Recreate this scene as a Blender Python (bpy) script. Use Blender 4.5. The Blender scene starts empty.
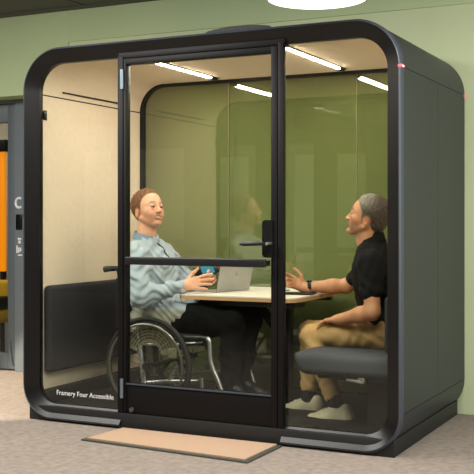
import bpy, bmesh, math, random
import numpy as np
from mathutils import Vector, Matrix, Euler
from mathutils.bvhtree import BVHTree
random.seed(7)
PI = math.pi
S = bpy.context.scene
COL = S.collection

# ------------------------------------------------------------------ materials
def lin(h):
    if isinstance(h, str):
        h = h.lstrip('#'); c = [int(h[i:i+2], 16)/255 for i in (0, 2, 4)]
    else: c = h
    return tuple((x/12.92 if x <= .04045 else ((x+.055)/1.055)**2.4) for x in c)

def mat(name, col, rough=.5, metal=0, spec=.5, var=0, vscale=20, bump=0, bscale=200, attr=False, stretch=None, sss=0, coat=0):
    m = bpy.data.materials.new(name); m.use_nodes = True
    nt = m.node_tree; b = nt.nodes['Principled BSDF']
    c = lin(col)
    b.inputs['Base Color'].default_value = (*c, 1)
    b.inputs['Roughness'].default_value = rough
    b.inputs['Metallic'].default_value = metal
    b.inputs['Specular IOR Level'].default_value = spec
    b.inputs['Coat Weight'].default_value = coat
    tc = nt.nodes.new('ShaderNodeTexCoord'); mp = nt.nodes.new('ShaderNodeMapping')
    nt.links.new(tc.outputs['Object'], mp.inputs['Vector'])
    if stretch: mp.inputs['Scale'].default_value = stretch
    src = None
    if attr:
        a = nt.nodes.new('ShaderNodeAttribute'); a.attribute_name = 'Col'; src = a.outputs['Color']
        nt.links.new(src, b.inputs['Base Color'])
    if var:
        n = nt.nodes.new('ShaderNodeTexNoise'); n.inputs['Scale'].default_value = vscale; n.inputs['Detail'].default_value = 5
        nt.links.new(mp.outputs[0], n.inputs['Vector'])
        r = nt.nodes.new('ShaderNodeMapRange'); r.inputs[1].default_value = .3; r.inputs[2].default_value = .7
        r.inputs[3].default_value = 1-var; r.inputs[4].default_value = 1+var
        nt.links.new(n.outputs['Fac'], r.inputs[0])
        mx = nt.nodes.new('ShaderNodeVectorMath'); mx.operation = 'SCALE'
        if src: nt.links.new(src, mx.inputs[0])
        else: mx.inputs[0].default_value = c
        nt.links.new(r.outputs[0], mx.inputs['Scale'])
        nt.links.new(mx.outputs[0], b.inputs['Base Color'])
    if bump:
        n = nt.nodes.new('ShaderNodeTexNoise'); n.inputs['Scale'].default_value = bscale; n.inputs['Detail'].default_value = 3
        nt.links.new(mp.outputs[0], n.inputs['Vector'])
        bp = nt.nodes.new('ShaderNodeBump'); bp.inputs['Strength'].default_value = bump; bp.inputs['Distance'].default_value = .01
        nt.links.new(n.outputs['Fac'], bp.inputs['Height']); nt.links.new(bp.outputs[0], b.inputs['Normal'])
    return m

def emit(name, col, k):
    m = bpy.data.materials.new(name); m.use_nodes = True; nt = m.node_tree
    b = nt.nodes['Principled BSDF']; b.inputs['Base Color'].default_value = (*[q*.6 for q in lin(col)], 1)
    b.inputs['Emission Color'].default_value = (*lin(col), 1); b.inputs['Emission Strength'].default_value = k
    return m

def glass(name, tint, ior=1.5, boost=1.0):
    m = bpy.data.materials.new(name); m.use_nodes = True; nt = m.node_tree; nt.nodes.clear()
    out = nt.nodes.new('ShaderNodeOutputMaterial'); mx = nt.nodes.new('ShaderNodeMixShader')
    t = nt.nodes.new('ShaderNodeBsdfTransparent'); t.inputs[0].default_value = (*tint, 1)
    g = nt.nodes.new('ShaderNodeBsdfGlossy'); g.inputs['Roughness'].default_value = 0; g.inputs[0].default_value = (1, 1, 1, 1)
    fr = nt.nodes.new('ShaderNodeFresnel'); geo = nt.nodes.new('ShaderNodeNewGeometry')
    mr = nt.nodes.new('ShaderNodeMapRange'); mr.inputs[3].default_value = ior; mr.inputs[4].default_value = 1/ior
    nt.links.new(geo.outputs['Backfacing'], mr.inputs[0]); nt.links.new(mr.outputs[0], fr.inputs['IOR'])
    mu = nt.nodes.new('ShaderNodeMath'); mu.operation = 'MULTIPLY'; mu.inputs[1].default_value = boost; mu.use_clamp = True
    nt.links.new(fr.outputs[0], mu.inputs[0]); nt.links.new(mu.outputs[0], mx.inputs[0])
    nt.links.new(t.outputs[0], mx.inputs[1]); nt.links.new(g.outputs[0], mx.inputs[2]); nt.links.new(mx.outputs[0], out.inputs[0])
    return m

M = dict(
    frame=mat('frame_black', '#0e0c0c', .34, spec=.42, var=.05),
    post=mat('post_black', '#0e0c0c', .5, spec=.2),
    rubber=mat('rubber_black', '#121212', .6),
    shell=mat('anthracite_shell', '#1e222b', .45, var=.05, vscale=6),
    lip=mat('anthracite_lip', '#3c424b', .35),
    beige=mat('beige_felt', '#ecd9c3', .9, spec=.2, var=.03, vscale=30, bump=.05, bscale=300),
    wall=mat('green_plaster', '#bec9a1', .85, spec=.2, var=.02, vscale=2),
    soffit=mat('green_soffit', '#b3c397', .85, spec=.2, var=.02, vscale=2),
    ceil=mat('ceiling_grey', '#4a4844', .6),
    ceil_edge=mat('ceiling_edge', '#5d5c56', .6),
    floor=mat('carpet_greige', '#857b72', .95, spec=.1, var=.16, vscale=28, bump=.3, bscale=220),
    podfloor=mat('carpet_brown', '#a08366', .95, spec=.1, var=.15, vscale=60, bump=.3, bscale=300),
    room=mat('room_wall_dark', '#4d4a45', .8),
    roomL=mat('room_wall_pale', '#8f8b80', .8),
    pad=mat('charcoal_fabric', '#353337', .9, spec=.2, var=.1, vscale=200, bump=.1, bscale=400),
    seat=mat('grey_fabric', '#4c4d54', .85, spec=.2, var=.07, vscale=200, bump=.1, bscale=400),
    seatdark=mat('bench_base', '#232427', .5),
    table=mat('table_white', '#efe8dc', .4, var=.01),
    ply=mat('plywood_edge', '#c99d75', .6, var=.12, vscale=10, stretch=(1, 1, 60)),
    black=mat('black_metal', '#141415', .4, spec=.5),
    blackp=mat('black_plastic', '#101011', .3),
    steel=mat('steel', '#dcdee0', .38, metal=1),
    hinge=mat('hinge_grey', '#7f8d99', .3, metal=.7),
    alum=mat('laptop_aluminium', '#b0afac', .45, metal=.35),
    logo=mat('laptop_logo', '#9b9b9b', .2, metal=.8),
    screen=mat('screen_black', '#0b0d10', .15),
    teal=emit('phone_screen', '#1c86a8', .40),
    tyre=mat('tyre', '#1b1b1b', .7),
    rim=mat('wheel_rim', '#4a4b4c', .35, metal=.8),
    handrim=mat('hand_rim', '#8d8b84', .35, metal=.9),
    guard=mat('guard_plastic', '#857f66', .5),
    guardd=mat('guard_slot', '#33322c', .6),
    wcseat=mat('wheelchair_nylon', '#161617', .8, bump=.1),
    mat_top=mat('entry_mat', '#ad927b', .95, spec=.1, var=.12, vscale=260, bump=.4, bscale=500),
    mat_edge=mat('entry_mat_edge', '#3f4038', .6),
    part_frame=mat('partition_aluminium', '#6f787d', .5, var=.02),
    part_leaf=mat('partition_leaf', '#5a6367', .5, var=.02),
    orange=emit('orange_panel', '#f58c04', 1.0),  # emission stands in for light falling on the panel
    yellow=mat('yellow_felt', '#d8a81e', .8),
    white=mat('white_print', '#e6e6e4', .5),
    led=emit('led_strip', '#fff0dc', 60),
    lampglow=emit('lamp_diffuser', '#fff3e0', 2.2),
    winday=emit('window_daylight', '#d5d8b8', .32),
    lampshade=mat('lamp_shade', '#d8cfc4', .5),
    red=emit('status_red', '#d8606a', .7),
    redw=emit('status_white', '#ffd9e0', 3),
    skin=mat('skin', '#d59a7a', .5, attr=True, var=.04, vscale=60),
    shirt=mat('blue_grey_shirt', '#a8b3be', .9, spec=.2, var=.07, vscale=140, attr=True),
    polo=mat('black_polo', '#141316', .9, spec=.2, var=.15, vscale=40),
    black_tr=mat('black_trousers', '#0c0c0e', .9, spec=.15),
    khaki=mat('khaki_trousers', '#c29c69', .9, spec=.2, var=.06, vscale=50),
    sock=mat('sock_black', '#131313', .95),
    shoe=mat('cream_shoe', '#cbbfa4', .6, var=.04, vscale=40),
    sole=mat('shoe_sole', '#93866c', .7),
    bshoe=mat('black_shoe', '#111112', .45),
    hairL=mat('hair_auburn', '#76492a', .65, var=.35, vscale=180, stretch=(1, 1, .4)),
    hairR=mat('hair_grey', '#5f574e', .6, attr=True, var=.35, vscale=180),
    eye=mat('eye_white', '#a39689', .2), iris=mat('iris', '#2a1f18', .2), teeth=mat('teeth', '#efe7dc', .3),
    glass=glass('pod_glass', (.90, .92, .88), 1.5, .65),
    bglass=glass('rear_glass', (.83, .835, .735), 1.5, 2.6),
    pglass=glass('partition_glass', (.9, .92, .9), 1.5),
)

# ------------------------------------------------------------------ mesh helpers
def link(o, parent=None, **kw):
    COL.objects.link(o)
    if parent is not None:
        o.parent = parent
        o.matrix_parent_inverse = Matrix.Translation(-W(parent))
    for k, v in kw.items(): o[k] = v
    return o

def W(o):
    v = Vector((0, 0, 0))
    while o is not None: v = v + o.location; o = o.parent if False else None
    return v

def root(name, loc, label, cat, group=None):
    o = bpy.data.objects.new(name, None); o.location = loc; o.empty_display_size = .1
    COL.objects.link(o); o['label'] = label; o['category'] = cat
    if group: o['group'] = group
    return o

class MB:
    """collects geometry in world coordinates, build() links it as one mesh object"""
    def __init__(s): s.v = []; s.f = []; s.m = []; s.mi = 0
    def add(s, vs, fs):
        n = len(s.v); s.v += [tuple(v) for v in vs]
        for f in fs: s.f.append(tuple(n+i for i in f)); s.m.append(s.mi)
        return s
    def box(s, x0, x1, y0, y1, z0, z1, bev=0, seg=2, R=None, at=None):
        bm = bmesh.new(); bmesh.ops.create_cube(bm, size=1)
        for v in bm.verts:
            v.co = Vector(((x0+x1)/2+v.co.x*(x1-x0), (y0+y1)/2+v.co.y*(y1-y0), (z0+z1)/2+v.co.z*(z1-z0)))
        if bev: bmesh.ops.bevel(bm, geom=bm.edges[:], offset=bev, segments=seg, affect='EDGES', profile=.5)
        return s.bm(bm, R, at)
    def bm(s, bm, R=None, at=None):
        vs = [v.co.copy() for v in bm.verts]
        if R is not None: vs = [R @ v for v in vs]
        if at is not None: vs = [v+Vector(at) for v in vs]
        bm.verts.index_update(); fs = [[v.index for v in f.verts] for f in bm.faces]; bm.free()
        return s.add(vs, fs)
    def tube(s, pts, r, n=10, closed=False, radii=None, smooth=0):
        P = [Vector(p) for p in pts]
        if smooth and not closed:
            Q = []
            for i in range(len(P)-1):
                p0 = P[max(i-1, 0)]; p1 = P[i]; p2 = P[i+1]; p3 = P[min(i+2, len(P)-1)]
                for k in range(smooth):
                    t = k/smooth
                    Q.append(.5*((2*p1)+(p2-p0)*t+(2*p0-5*p1+4*p2-p3)*t*t+(3*p1-p0-3*p2+p3)*t**3))
            Q.append(P[-1]); P = Q
        N = len(P); rs = radii or [r]*N
        vs = []; up = None
        for i, p in enumerate(P):
            a = P[(i-1) % N] if (closed or i > 0) else p; b = P[(i+1) % N] if (closed or i < N-1) else p
            t = (b-a).normalized()
            if up is None:
                up = Vector((0, 0, 1)) if abs(t.z) < .9 else Vector((1, 0, 0))
            u = (up-t*up.dot(t)).normalized(); up = u; w = t.cross(u)
            for k in range(n):
                an = 2*PI*k/n; vs.append(p+(u*math.cos(an)+w*math.sin(an))*rs[i])
        fs = []
        for i in range(N if closed else N-1):
            j = (i+1) % N
            for k in range(n):
                l = (k+1) % n; fs.append((i*n+k, i*n+l, j*n+l, j*n+k))
        if not closed: fs.append(tuple(range(n-1, -1, -1))); fs.append(tuple((N-1)*n+k for k in range(n)))
        return s.add(vs, fs)
    def ring(s, c, axis, R, r, n=64, m=10):
        c = Vector(c); ax = Vector(axis).normalized(); u = ax.orthogonal().normalized(); w = ax.cross(u)
        return s.tube([c+(u*math.cos(2*PI*i/n)+w*math.sin(2*PI*i/n))*R for i in range(n)], r, m, True)
    def cyl(s, a, b, r, n=24, r2=None):
        return s.tube([a, b], r, n, radii=[r, r2 if r2 is not None else r])
    def disc_ext(s, pts, d):
        """closed polygon pts extruded along vector d"""
        n = len(pts); d = Vector(d); P = [Vector(p) for p in pts]
        return s.add(P+[p+d for p in P], [tuple(range(n))[::-1], tuple(range(n, 2*n))]+[(i, (i+1) % n, n+(i+1) % n, n+i) for i in range(n)])
    def build(s, name, mats, parent=None, smooth=40, **kw):
        me = bpy.data.meshes.new(name); me.from_pydata(s.v, [], s.f)
        if not isinstance(mats, (list, tuple)): mats = [mats]
        for m in mats: me.materials.append(M[m] if isinstance(m, str) else m)
        me.polygons.foreach_set('material_index', s.m)
        me.update()
        bm = bmesh.new(); bm.from_mesh(me); bmesh.ops.recalc_face_normals(bm, faces=bm.faces[:]); bm.to_mesh(me); bm.free()
        if smooth:
            me.polygons.foreach_set('use_smooth', [True]*len(me.polygons))
            try: me.set_sharp_from_angle(angle=math.radians(smooth))
            except Exception: pass
        o = bpy.data.objects.new(name, me)
        return place(o, parent, **kw)

def world_loc(o):
    v = Vector(o.location)
    return v + (world_loc(o.parent) if o.parent else Vector((0, 0, 0)))

def place(o, parent=None, **kw):
    """mesh data is in world coordinates: move its origin to the bounding box centre and parent it"""
    me = o.data
    n = len(me.vertices); co = np.empty(n*3, np.float32); me.vertices.foreach_get('co', co); co = co.reshape(-1, 3)
    c = (co.min(0)+co.max(0))/2; c[2] = co[:, 2].min()
    me.vertices.foreach_set('co', (co-c).ravel()); me.update()
    wl = Vector([float(x) for x in c])
    COL.objects.link(o)
    if parent is not None:
        o.parent = parent; o.location = wl-world_loc(parent)
    else: o.location = wl
    for k, v in kw.items(): o[k] = v
    return o

def rrpath(x0, x1, z0, z1, rt, rb, n=14):
    """rounded rectangle starting at bottom middle, going left, up, right, down: list (x, z, nx, nz, tag)"""
    out = []
    xm = (x0+x1)/2
    out.append((xm, z0, 0, -1, 'b'))
    for i in range(n+1):
        a = -PI/2-PI/2*i/n; out.append((x0+rb+rb*math.cos(a), z0+rb+rb*math.sin(a), math.cos(a), math.sin(a), 'bl'))
    for i in range(n+1):
        a = PI-PI/2*i/n; out.append((x0+rt+rt*math.cos(a), z1-rt+rt*math.sin(a), math.cos(a), math.sin(a), 'tl'))
    for i in range(n+1):
        a = PI/2-PI/2*i/n; out.append((x1-rt+rt*math.cos(a), z1-rt+rt*math.sin(a), math.cos(a), math.sin(a), 'tr'))
    for i in range(n+1):
        a = -PI/2*i/n; out.append((x1-rb+rb*math.cos(a), z0+rb+rb*math.sin(a), math.cos(a), math.sin(a), 'br'))
    out.append((xm, z0, 0, -1, 'b'))
    return out

def strip(mb, path, y0, y1, d0, d1):
    """solid strip following path between offsets d0, d1 (along the outward normal), y0..y1"""
    n = len(path); vs = []
    for (x, z, nx, nz, *_) in path:
        vs += [(x+nx*d0, y0, z+nz*d0), (x+nx*d0, y1, z+nz*d0), (x+nx*d1, y1, z+nz*d1), (x+nx*d1, y0, z+nz*d1)]
    fs = []
    for i in range(n-1):
        a, b = i*4, i*4+4
        for k in range(4): l = (k+1) % 4; fs.append((a+k, a+l, b+l, b+k))
    fs.append((0, 1, 2, 3)); e = (n-1)*4; fs.append((e+3, e+2, e+1, e))
    return mb.add(vs, fs)

def loft(mb, path, prof):
    """open/closed path of (x,z,nx,nz); prof = list of (inward offset, y), closed section"""
    n = len(path); m = len(prof); vs = []
    for (x, z, nx, nz, *_) in path:
        for (d, y) in prof: vs.append((x-nx*d, y, z-nz*d))
    fs = []
    for i in range(n-1):
        for k in range(m): l = (k+1) % m; fs.append((i*m+k, i*m+l, (i+1)*m+l, (i+1)*m+k))
    fs.append(tuple(range(m))); fs.append(tuple((n-1)*m+k for k in range(m-1, -1, -1)))
    return mb.add(vs, fs)

# ------------------------------------------------------------------ SDF bodies
V = lambda *a: np.array(a, np.float32)
def cone(a, b, ra, rb=None, k=.02): return ('c', np.array(a, float), np.array(b, float), ra, rb if rb is not None else ra, k)
def ell(c, r, k=.02, R=None, sub=False): return ('s' if sub else 'e', np.array(c, float), np.array(r, float), R if R is not None else np.eye(3), k)
def chain(pts, rs, k=.02): return [cone(pts[i], pts[i+1], rs[i], rs[i+1], k) for i in range(len(pts)-1)]

def sdf_eval(prims, lo, shape, h):
    D = np.full(shape, .06, np.float32)
    for p in prims:
        if p[0] == 'c': a, b, ra, rb, k = p[1:]; r = max(ra, rb); mn = np.minimum(a, b)-r; mx = np.maximum(a, b)+r
        else: c, rr, R, k = p[1:]; r = max(rr); mn = c-r; mx = c+r
        m = k+2*h+.004
        i0 = np.maximum(np.floor((mn-m-lo)/h).astype(int), 0); i1 = np.minimum(np.ceil((mx+m-lo)/h).astype(int)+1, shape)
        if np.any(i1 <= i0): continue
        X, Y, Z = [(lo[j]+np.arange(i0[j], i1[j])*h).astype(np.float32) for j in range(3)]
        X = X[:, None, None]; Y = Y[None, :, None]; Z = Z[None, None, :]
        if p[0] == 'c':
            d = b-a; L2 = float(d@d)+1e-12
            t = ((X-a[0])*d[0]+(Y-a[1])*d[1]+(Z-a[2])*d[2])/L2; t = np.clip(t, 0, 1)
            q = np.sqrt((X-a[0]-t*d[0])**2+(Y-a[1]-t*d[1])**2+(Z-a[2]-t*d[2])**2)-(ra+(rb-ra)*t)
        else:
            Q = [(X-c[0])*R[0][j]+(Y-c[1])*R[1][j]+(Z-c[2])*R[2][j] for j in range(3)]
            k0 = np.sqrt(sum((Q[j]/rr[j])**2 for j in range(3))); k1 = np.sqrt(sum((Q[j]/rr[j]**2)**2 for j in range(3)))+1e-6
            q = k0*(k0-1)/k1
        sl = tuple(slice(i0[j], i1[j]) for j in range(3)); A = D[sl]
        if p[0] == 's':
            hh = np.maximum(k-np.abs(A+q), 0)/k; D[sl] = np.maximum(A, -q)+hh*hh*k*.25
        else:
            hh = np.maximum(k-np.abs(A-q), 0)/k; D[sl] = np.minimum(A, q)-hh*hh*k*.25
    return D

def body(name, prims, h, mats, parent=None, clip=None, noise=None, color=None, region=None, pad=.012, **kw):
    lo = np.min([np.minimum(p[1], p[2])-max(p[3], p[4]) if p[0] == 'c' else p[1]-max(p[2]) for p in prims if p[0] != 's'], 0)-pad
    hi = np.max([np.maximum(p[1], p[2])+max(p[3], p[4]) if p[0] == 'c' else p[1]+max(p[2]) for p in prims if p[0] != 's'], 0)+pad
    shape = tuple(np.ceil((hi-lo)/h).astype(int)+1)
    D = sdf_eval(prims, lo, shape, h)
    X = (lo[0]+np.arange(shape[0])*h)[:, None, None]; Y = (lo[1]+np.arange(shape[1])*h)[None, :, None]; Z = (lo[2]+np.arange(shape[2])*h)[None, None, :]
    if noise is not None: D = (D+noise(X, Y, Z)).astype(np.float32)
    if clip is not None: D = np.maximum(D, clip(X, Y, Z)).astype(np.float32)
    D[0] = D[-1] = .05; D[:, 0] = D[:, -1] = .05; D[:, :, 0] = D[:, :, -1] = .05
    s = D < 0
    c8 = [s[i:shape[0]-1+i, j:shape[1]-1+j, k:shape[2]-1+k] for i in (0, 1) for j in (0, 1) for k in (0, 1)]
    anyc = np.logical_or.reduce(c8); allc = np.logical_and.reduce(c8); act = anyc & ~allc
    idx = np.full(act.shape, -1, np.int32); cells = np.argwhere(act); idx[act] = np.arange(len(cells))
    acc = np.zeros((len(cells), 3)); cnt = np.zeros(len(cells))
    for ax in range(3):
        o1, o2 = [j for j in range(3) if j != ax]
        for i in (0, 1):
            for j in (0, 1):
                off = np.zeros(3, int); off[o1] = i; off[o2] = j
                p0 = cells+off; p1 = p0.copy(); p1[:, ax] += 1
                a = D[tuple(p0.T)]; b = D[tuple(p1.T)]; m = (a < 0) != (b < 0)
                t = np.where(m, a/np.where(m, a-b, 1), 0)
                q = p0-cells+0.0; q[:, ax] += t
                acc += q*m[:, None]; cnt += m
    vs = lo+(cells+acc/cnt[:, None])*h
    faces = []
    for ax in range(3):
        o1, o2 = (ax+1) % 3, (ax+2) % 3
        sl0 = [slice(1, -1)]*3; sl0[ax] = slice(0, -1); sl1 = [slice(1, -1)]*3; sl1[ax] = slice(1, None)
        a = s[tuple(sl0)]; b = s[tuple(sl1)]; e = np.argwhere(a != b)
        flip = b[tuple(e.T)]
        g = e.copy(); g[:, o1] += 1; g[:, o2] += 1
        def C(d1, d2):
            q = g.copy(); q[:, o1] += d1; q[:, o2] += d2; return idx[tuple(q.T)]
        q = np.stack([C(-1, -1), C(0, -1), C(0, 0), C(-1, 0)], 1)
        q[flip] = q[flip][:, ::-1]; faces.append(q)
    F = np.concatenate(faces); F = F[(F >= 0).all(1)]
    me = bpy.data.meshes.new(name)
    me.vertices.add(len(vs)); me.vertices.foreach_set('co', vs.astype(np.float32).ravel())
    me.loops.add(F.size); me.loops.foreach_set('vertex_index', F.astype(np.int32).ravel())
    me.polygons.add(len(F)); me.polygons.foreach_set('loop_start', np.arange(0, F.size, 4, dtype=np.int32))
    me.update(calc_edges=True); me.validate()
    me.polygons.foreach_set('use_smooth', [True]*len(me.polygons))
    if color is not None:
        ca = me.color_attributes.new('Col', 'FLOAT_COLOR', 'POINT')
        c = np.ones((len(vs), 4), np.float32); c[:, :3] = color(vs); ca.data.foreach_set('color', c.ravel())
    if not isinstance(mats, (list, tuple)): mats = [mats]
    for m in mats: me.materials.append(M[m])
    o = bpy.data.objects.new(name, me)
    o = place(o, parent, **kw)
    tree = BVHTree.FromPolygons([Vector(v) for v in vs.tolist()], F.tolist())
    return o, tree

def Rz(a): c, s = math.cos(a), math.sin(a); return np.array([[c, -s, 0], [s, c, 0], [0, 0, 1]])
def Ry(a): c, s = math.cos(a), math.sin(a); return np.array([[c, 0, s], [0, 1, 0], [-s, 0, c]])
def Rx(a): c, s = math.cos(a), math.sin(a); return np.array([[1, 0, 0], [0, c, -s], [0, s, c]])

class Head:
    def __init__(s, c, yaw, pitch=0, roll=0, k=1.0):
        s.c = np.array(c, float); s.R = Rz(yaw)@Ry(-pitch)@Rx(roll); s.k = k
    def w(s, *p): return s.c+s.R@(np.array(p, float)*s.k)
    def loc(s, vs): return ((vs-s.c)@s.R)/s.k
    def e(s, c, r, k=.015, sub=False, R=None):
        RR = s.R if R is None else s.R@R
        return ell(s.w(*c), np.array(r)*s.k, k, RR, sub)
    def co(s, a, b, ra, rb=None, k=.015): return cone(s.w(*a), s.w(*b), ra*s.k, (rb if rb is not None else ra)*s.k, k)
    def prims(s, smile=0):
        P = [s.e((-.012, 0, .045), (.099, .077, .083), .02), s.e((.03, 0, .0), (.062, .064, .085), .03),
             s.e((.030, 0, -.045), (.050, .047, .056), .02)]
        for q in (-1, 1):
            P += [s.co((-.005, q*.056, -.042), (.064, q*.016, -.088), .015, .014, .018),
                  s.e((.052, q*.043, -.014), (.026, .022, .020), .02),
                  s.co((.078, q*.012, .031), (.062, q*.046, .028), .010, .009, .016),
                  s.e((.058, q*.027, -.050), (.020, .020, .026), .02)]
        P += [s.e((.082, 0, -.088), (.016, .019, .014), .016),
              s.co((.080, 0, .022), (.105, 0, -.020), .008, .0115, .012),
              s.e((.099, .012, -.023), (.010, .007, .007), .006), s.e((.099, -.012, -.023), (.010, .007, .007), .006),
              s.e((.074, 0, -.048), (.018, .026, .018), .014)]
        for q in (-1, 1): P.append(s.e((.091, q*.031, .008), (.015, .016, .011), .012, True))
        for q in (-1, 1): P += [s.e((.0795, q*.031, .0155), (.0125, .0155, .0055), .004), s.e((.0785, q*.031, -.0005), (.0115, .0145, .0050), .004)]
        # lips
        w = .027 if smile else .022
        P += [s.e((.091, 0, -.0475), (.008, w*.8, .0055), .005), s.e((.089, 0, -.0595), (.008, w*.7, .006), .005)]
        if smile:
            for q in (-1, 1): P += [s.co((.091, q*.008, -.0490), (.076, q*.030, -.0455), .0048, .003, .004), s.co((.089, q*.008, -.0600), (.076, q*.030, -.0470), .0050, .003, .004)]
            P.append(s.e((.098, 0, -.0535), (.014, .024, .0050), .004, True))
            for q in (-1, 1): P.append(s.e((.066, q*.040, -.034), (.018, .014, .016), .014))
        else: P.append(s.e((.101, 0, -.0535), (.010, .022, .0016), .004, True))
        for q in (-1, 1):
            Re = Rz(q*.35)@Ry(.15)
            P += [s.e((-.010, q*.078, -.012), (.019, .008, .031), .005, R=Re), s.e((-.003, q*.087, -.007), (.009, .006, .017), .006, True, R=Re)]
        return P

HAIRLINE_Z = {}
def skin_color(heads, base, lip, brow, stubble, st=.5, hairc=None, line=None):
    base, lip, brow, stubble = [np.array(lin(c)) for c in (base, lip, brow, stubble)]
    H = heads
    def f(vs):
        c = np.tile(base, (len(vs), 1)); L = H.loc(vs); x, y, z = L.T
        def blend(w, col):
            nonlocal c
            w = np.clip(w, 0, 1)[:, None]; c = c*(1-w)+col*w
        inh = (np.abs(y) < .1) & (np.abs(z) < .2) & (np.abs(x) < .15)
        # stubble over jaw, chin, moustache
        jaw = np.clip((-.022-z-np.clip(.05-x, 0, .1)*.25)/.02, 0, 1)*np.clip((x+.012)/.02, 0, 1)*np.clip((z+.125)/.02, 0, 1)
        blend(jaw*st*inh, stubble)
        blend(np.exp(-((z+.036)/.008)**2-((y)/.022)**2)*(x > .07)*st*.9*inh, stubble)
        # cheeks and nose a little redder
        blend((np.exp(-((z+.02)/.02)**2-((np.abs(y)-.042)/.018)**2)*.25+np.exp(-((z+.02)/.012)**2-(y/.014)**2)*.25)*(x > .03)*inh, np.array(lin('#c8694c')))
        blend((np.exp(-(((z+.053)/.011)**4)-((y/.026)**4))*(x > .078))*.75*inh, lip)
        bz = .031+.006*(1-((np.abs(y)-.032)/.02)**2)
        blend((np.exp(-((z-bz)/.0050)**2-((np.abs(y)-.032)/.019)**4)*(x > .045))*.8*inh, brow)
        blend((np.exp(-((z-.0115)/.003)**2-((np.abs(y)-.031)/.014)**4)*(x > .07))*.6*inh, brow*.5)
        blend((np.abs(y) > .074)*inh*.3*(z < .04)*(z > -.05)*(np.abs(x) < .03), np.array(lin('#c8694c')))
        if hairc is not None:
            gg = hair_g(L, line)+.003*np.sin(x*700)*np.sin(z*600+y*500)
            blend(np.clip(.5-gg/.012, 0, 1)*inh*(np.sqrt((x+.0)**2+y**2+(z-.04)**2) > .05), np.array(lin(hairc)))
        return c
    return f

def head_extras(H, parent, smile, gaze=0):
    for q in (-1, 1):
        mb = MB(); c = H.w(.0775, q*.031, .0075); bm = bmesh.new(); bmesh.ops.create_uvsphere(bm, u_segments=14, v_segments=10, radius=.0125*H.k)
        mb.bm(bm, at=c)
        d = Vector(H.R@np.array([math.cos(gaze), math.sin(gaze), 0])); n0 = len(mb.v)
        mb.mi = 1; bm = bmesh.new(); bmesh.ops.create_uvsphere(bm, u_segments=10, v_segments=8, radius=.0092*H.k)
        mb.bm(bm, at=Vector(c)+d*.0044*H.k)
        mb.build('eye', ['eye', 'iris'], parent)
    if smile:
        mb = MB(); bm = bmesh.new(); bmesh.ops.create_uvsphere(bm, u_segments=16, v_segments=8, radius=1)
        for v in bm.verts: v.co = Vector((v.co.x*.012, v.co.y*.023, v.co.z*.005))*H.k
        mb.bm(bm, R=Matrix(H.R.tolist()), at=H.w(.0835, 0, -.0530)); mb.build('teeth', 'teeth', parent, label='white teeth of an open smile')

def hair_g(L, line):
    """negative inside the hair area (head-local points)"""
    x, y, z = L[:, 0], L[:, 1], L[:, 2]
    zl = np.interp(x, line[0], line[1])
    zl = zl+np.clip(x-.035, 0, .05)/.05*.012*np.clip(1-np.abs(np.abs(y)-.045)/.03, 0, 1)
    g = (zl-z)*.8
    ear = .026-np.sqrt((x+.006)**2+(z+.014)**2)
    return np.where(np.abs(y) > .05, np.maximum(g, ear*.8), g)

def hair(H, parent, m, line, thick, top, color=None, name='hair', seed=0, amp=.003, taper=.03):
    P = [H.e((-.014, 0, .046), (.099+thick, .077+thick*.75, .083+top), .02),
         H.e((-.045, 0, -.010), (.056+thick, .056+thick*.6, .070), .02)]
    def nz(X, Y, Z):
        L = H.loc(np.stack(np.broadcast_arrays(X, Y, Z), -1).reshape(-1, 3)); sh = np.broadcast(X, Y, Z).shape
        g = hair_g(L, line); t = np.clip((g+taper)/taper, 0, 3).reshape(sh)
        n = np.sin(X*210+seed+3*np.sin(Y*90))*np.sin(Y*240+1+2*np.sin(Z*110))+.6*np.sin(Z*330+X*290+seed)
        return amp*n*(1-.6*np.minimum(t, 1))+t**1.6*(thick+.004)
    return body(name, P, .0032, m, parent, noise=nz, color=color)

def hand(wrist, fwd, palm, side, curls, thumb, k=1.0, spread=1.0, wr=.026):
    """fwd: wrist->knuckles, palm: direction the palm faces, side: +1/-1 picks the thumb side"""
    F = np.array(fwd, float); F /= np.linalg.norm(F); N = np.array(palm, float); N -= F*(N@F); N /= np.linalg.norm(N)
    T = np.cross(N, F)*side; w = np.array(wrist, float); P = []
    g = lambda f, t, n: w+(F*f+T*t+N*n)*k
    for t, L in ((.029, .086), (.010, .090), (-.010, .086), (-.028, .078)):
        P.append(cone(g(.012, t*.55, 0), g(L, t, 0), .015*k, .0115*k, .014))
    P.append(cone(g(-.03, 0, 0), g(.02, 0, 0), wr*k, .024*k, .02))
    segs = [(.042, .026, .021), (.047, .029, .022), (.043, .027, .021), (.034, .021, .018)]
    for i, (t, L, an) in enumerate(((.030, .086, .16), (.0105, .090, .04), (-.0105, .086, -.08), (-.0295, .078, -.22))):
        p = g(L, t, 0); a = 0; D0 = F*math.cos(an*spread)+T*math.sin(an*spread); r = .0092 if i < 3 else .0080
        for j in range(3):
            a += curls[i][j]; d = D0*math.cos(a)+N*math.sin(a); q = p+d*segs[i][j]*k
            P.append(cone(p, q, (r-.0006*j)*k, (r-.0006*(j+1))*k, .004 if j else .006)); p = q
    p = g(.022, .022, .006); f, t, n = thumb[0]
    d = F*f+T*t+N*n; d /= np.linalg.norm(d); q = p+d*.046*k; P.append(cone(p, q, .015*k, .0115*k, .012))
    for j, (f, t, n) in enumerate(thumb[1:]):
        d = F*f+T*t+N*n; d /= np.linalg.norm(d); r = q+d*(.034, .028)[j]*k; P.append(cone(q, r, (.0112, .0100)[j]*k, (.0100, .0085)[j]*k, .005)); q = r
    return P

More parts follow.
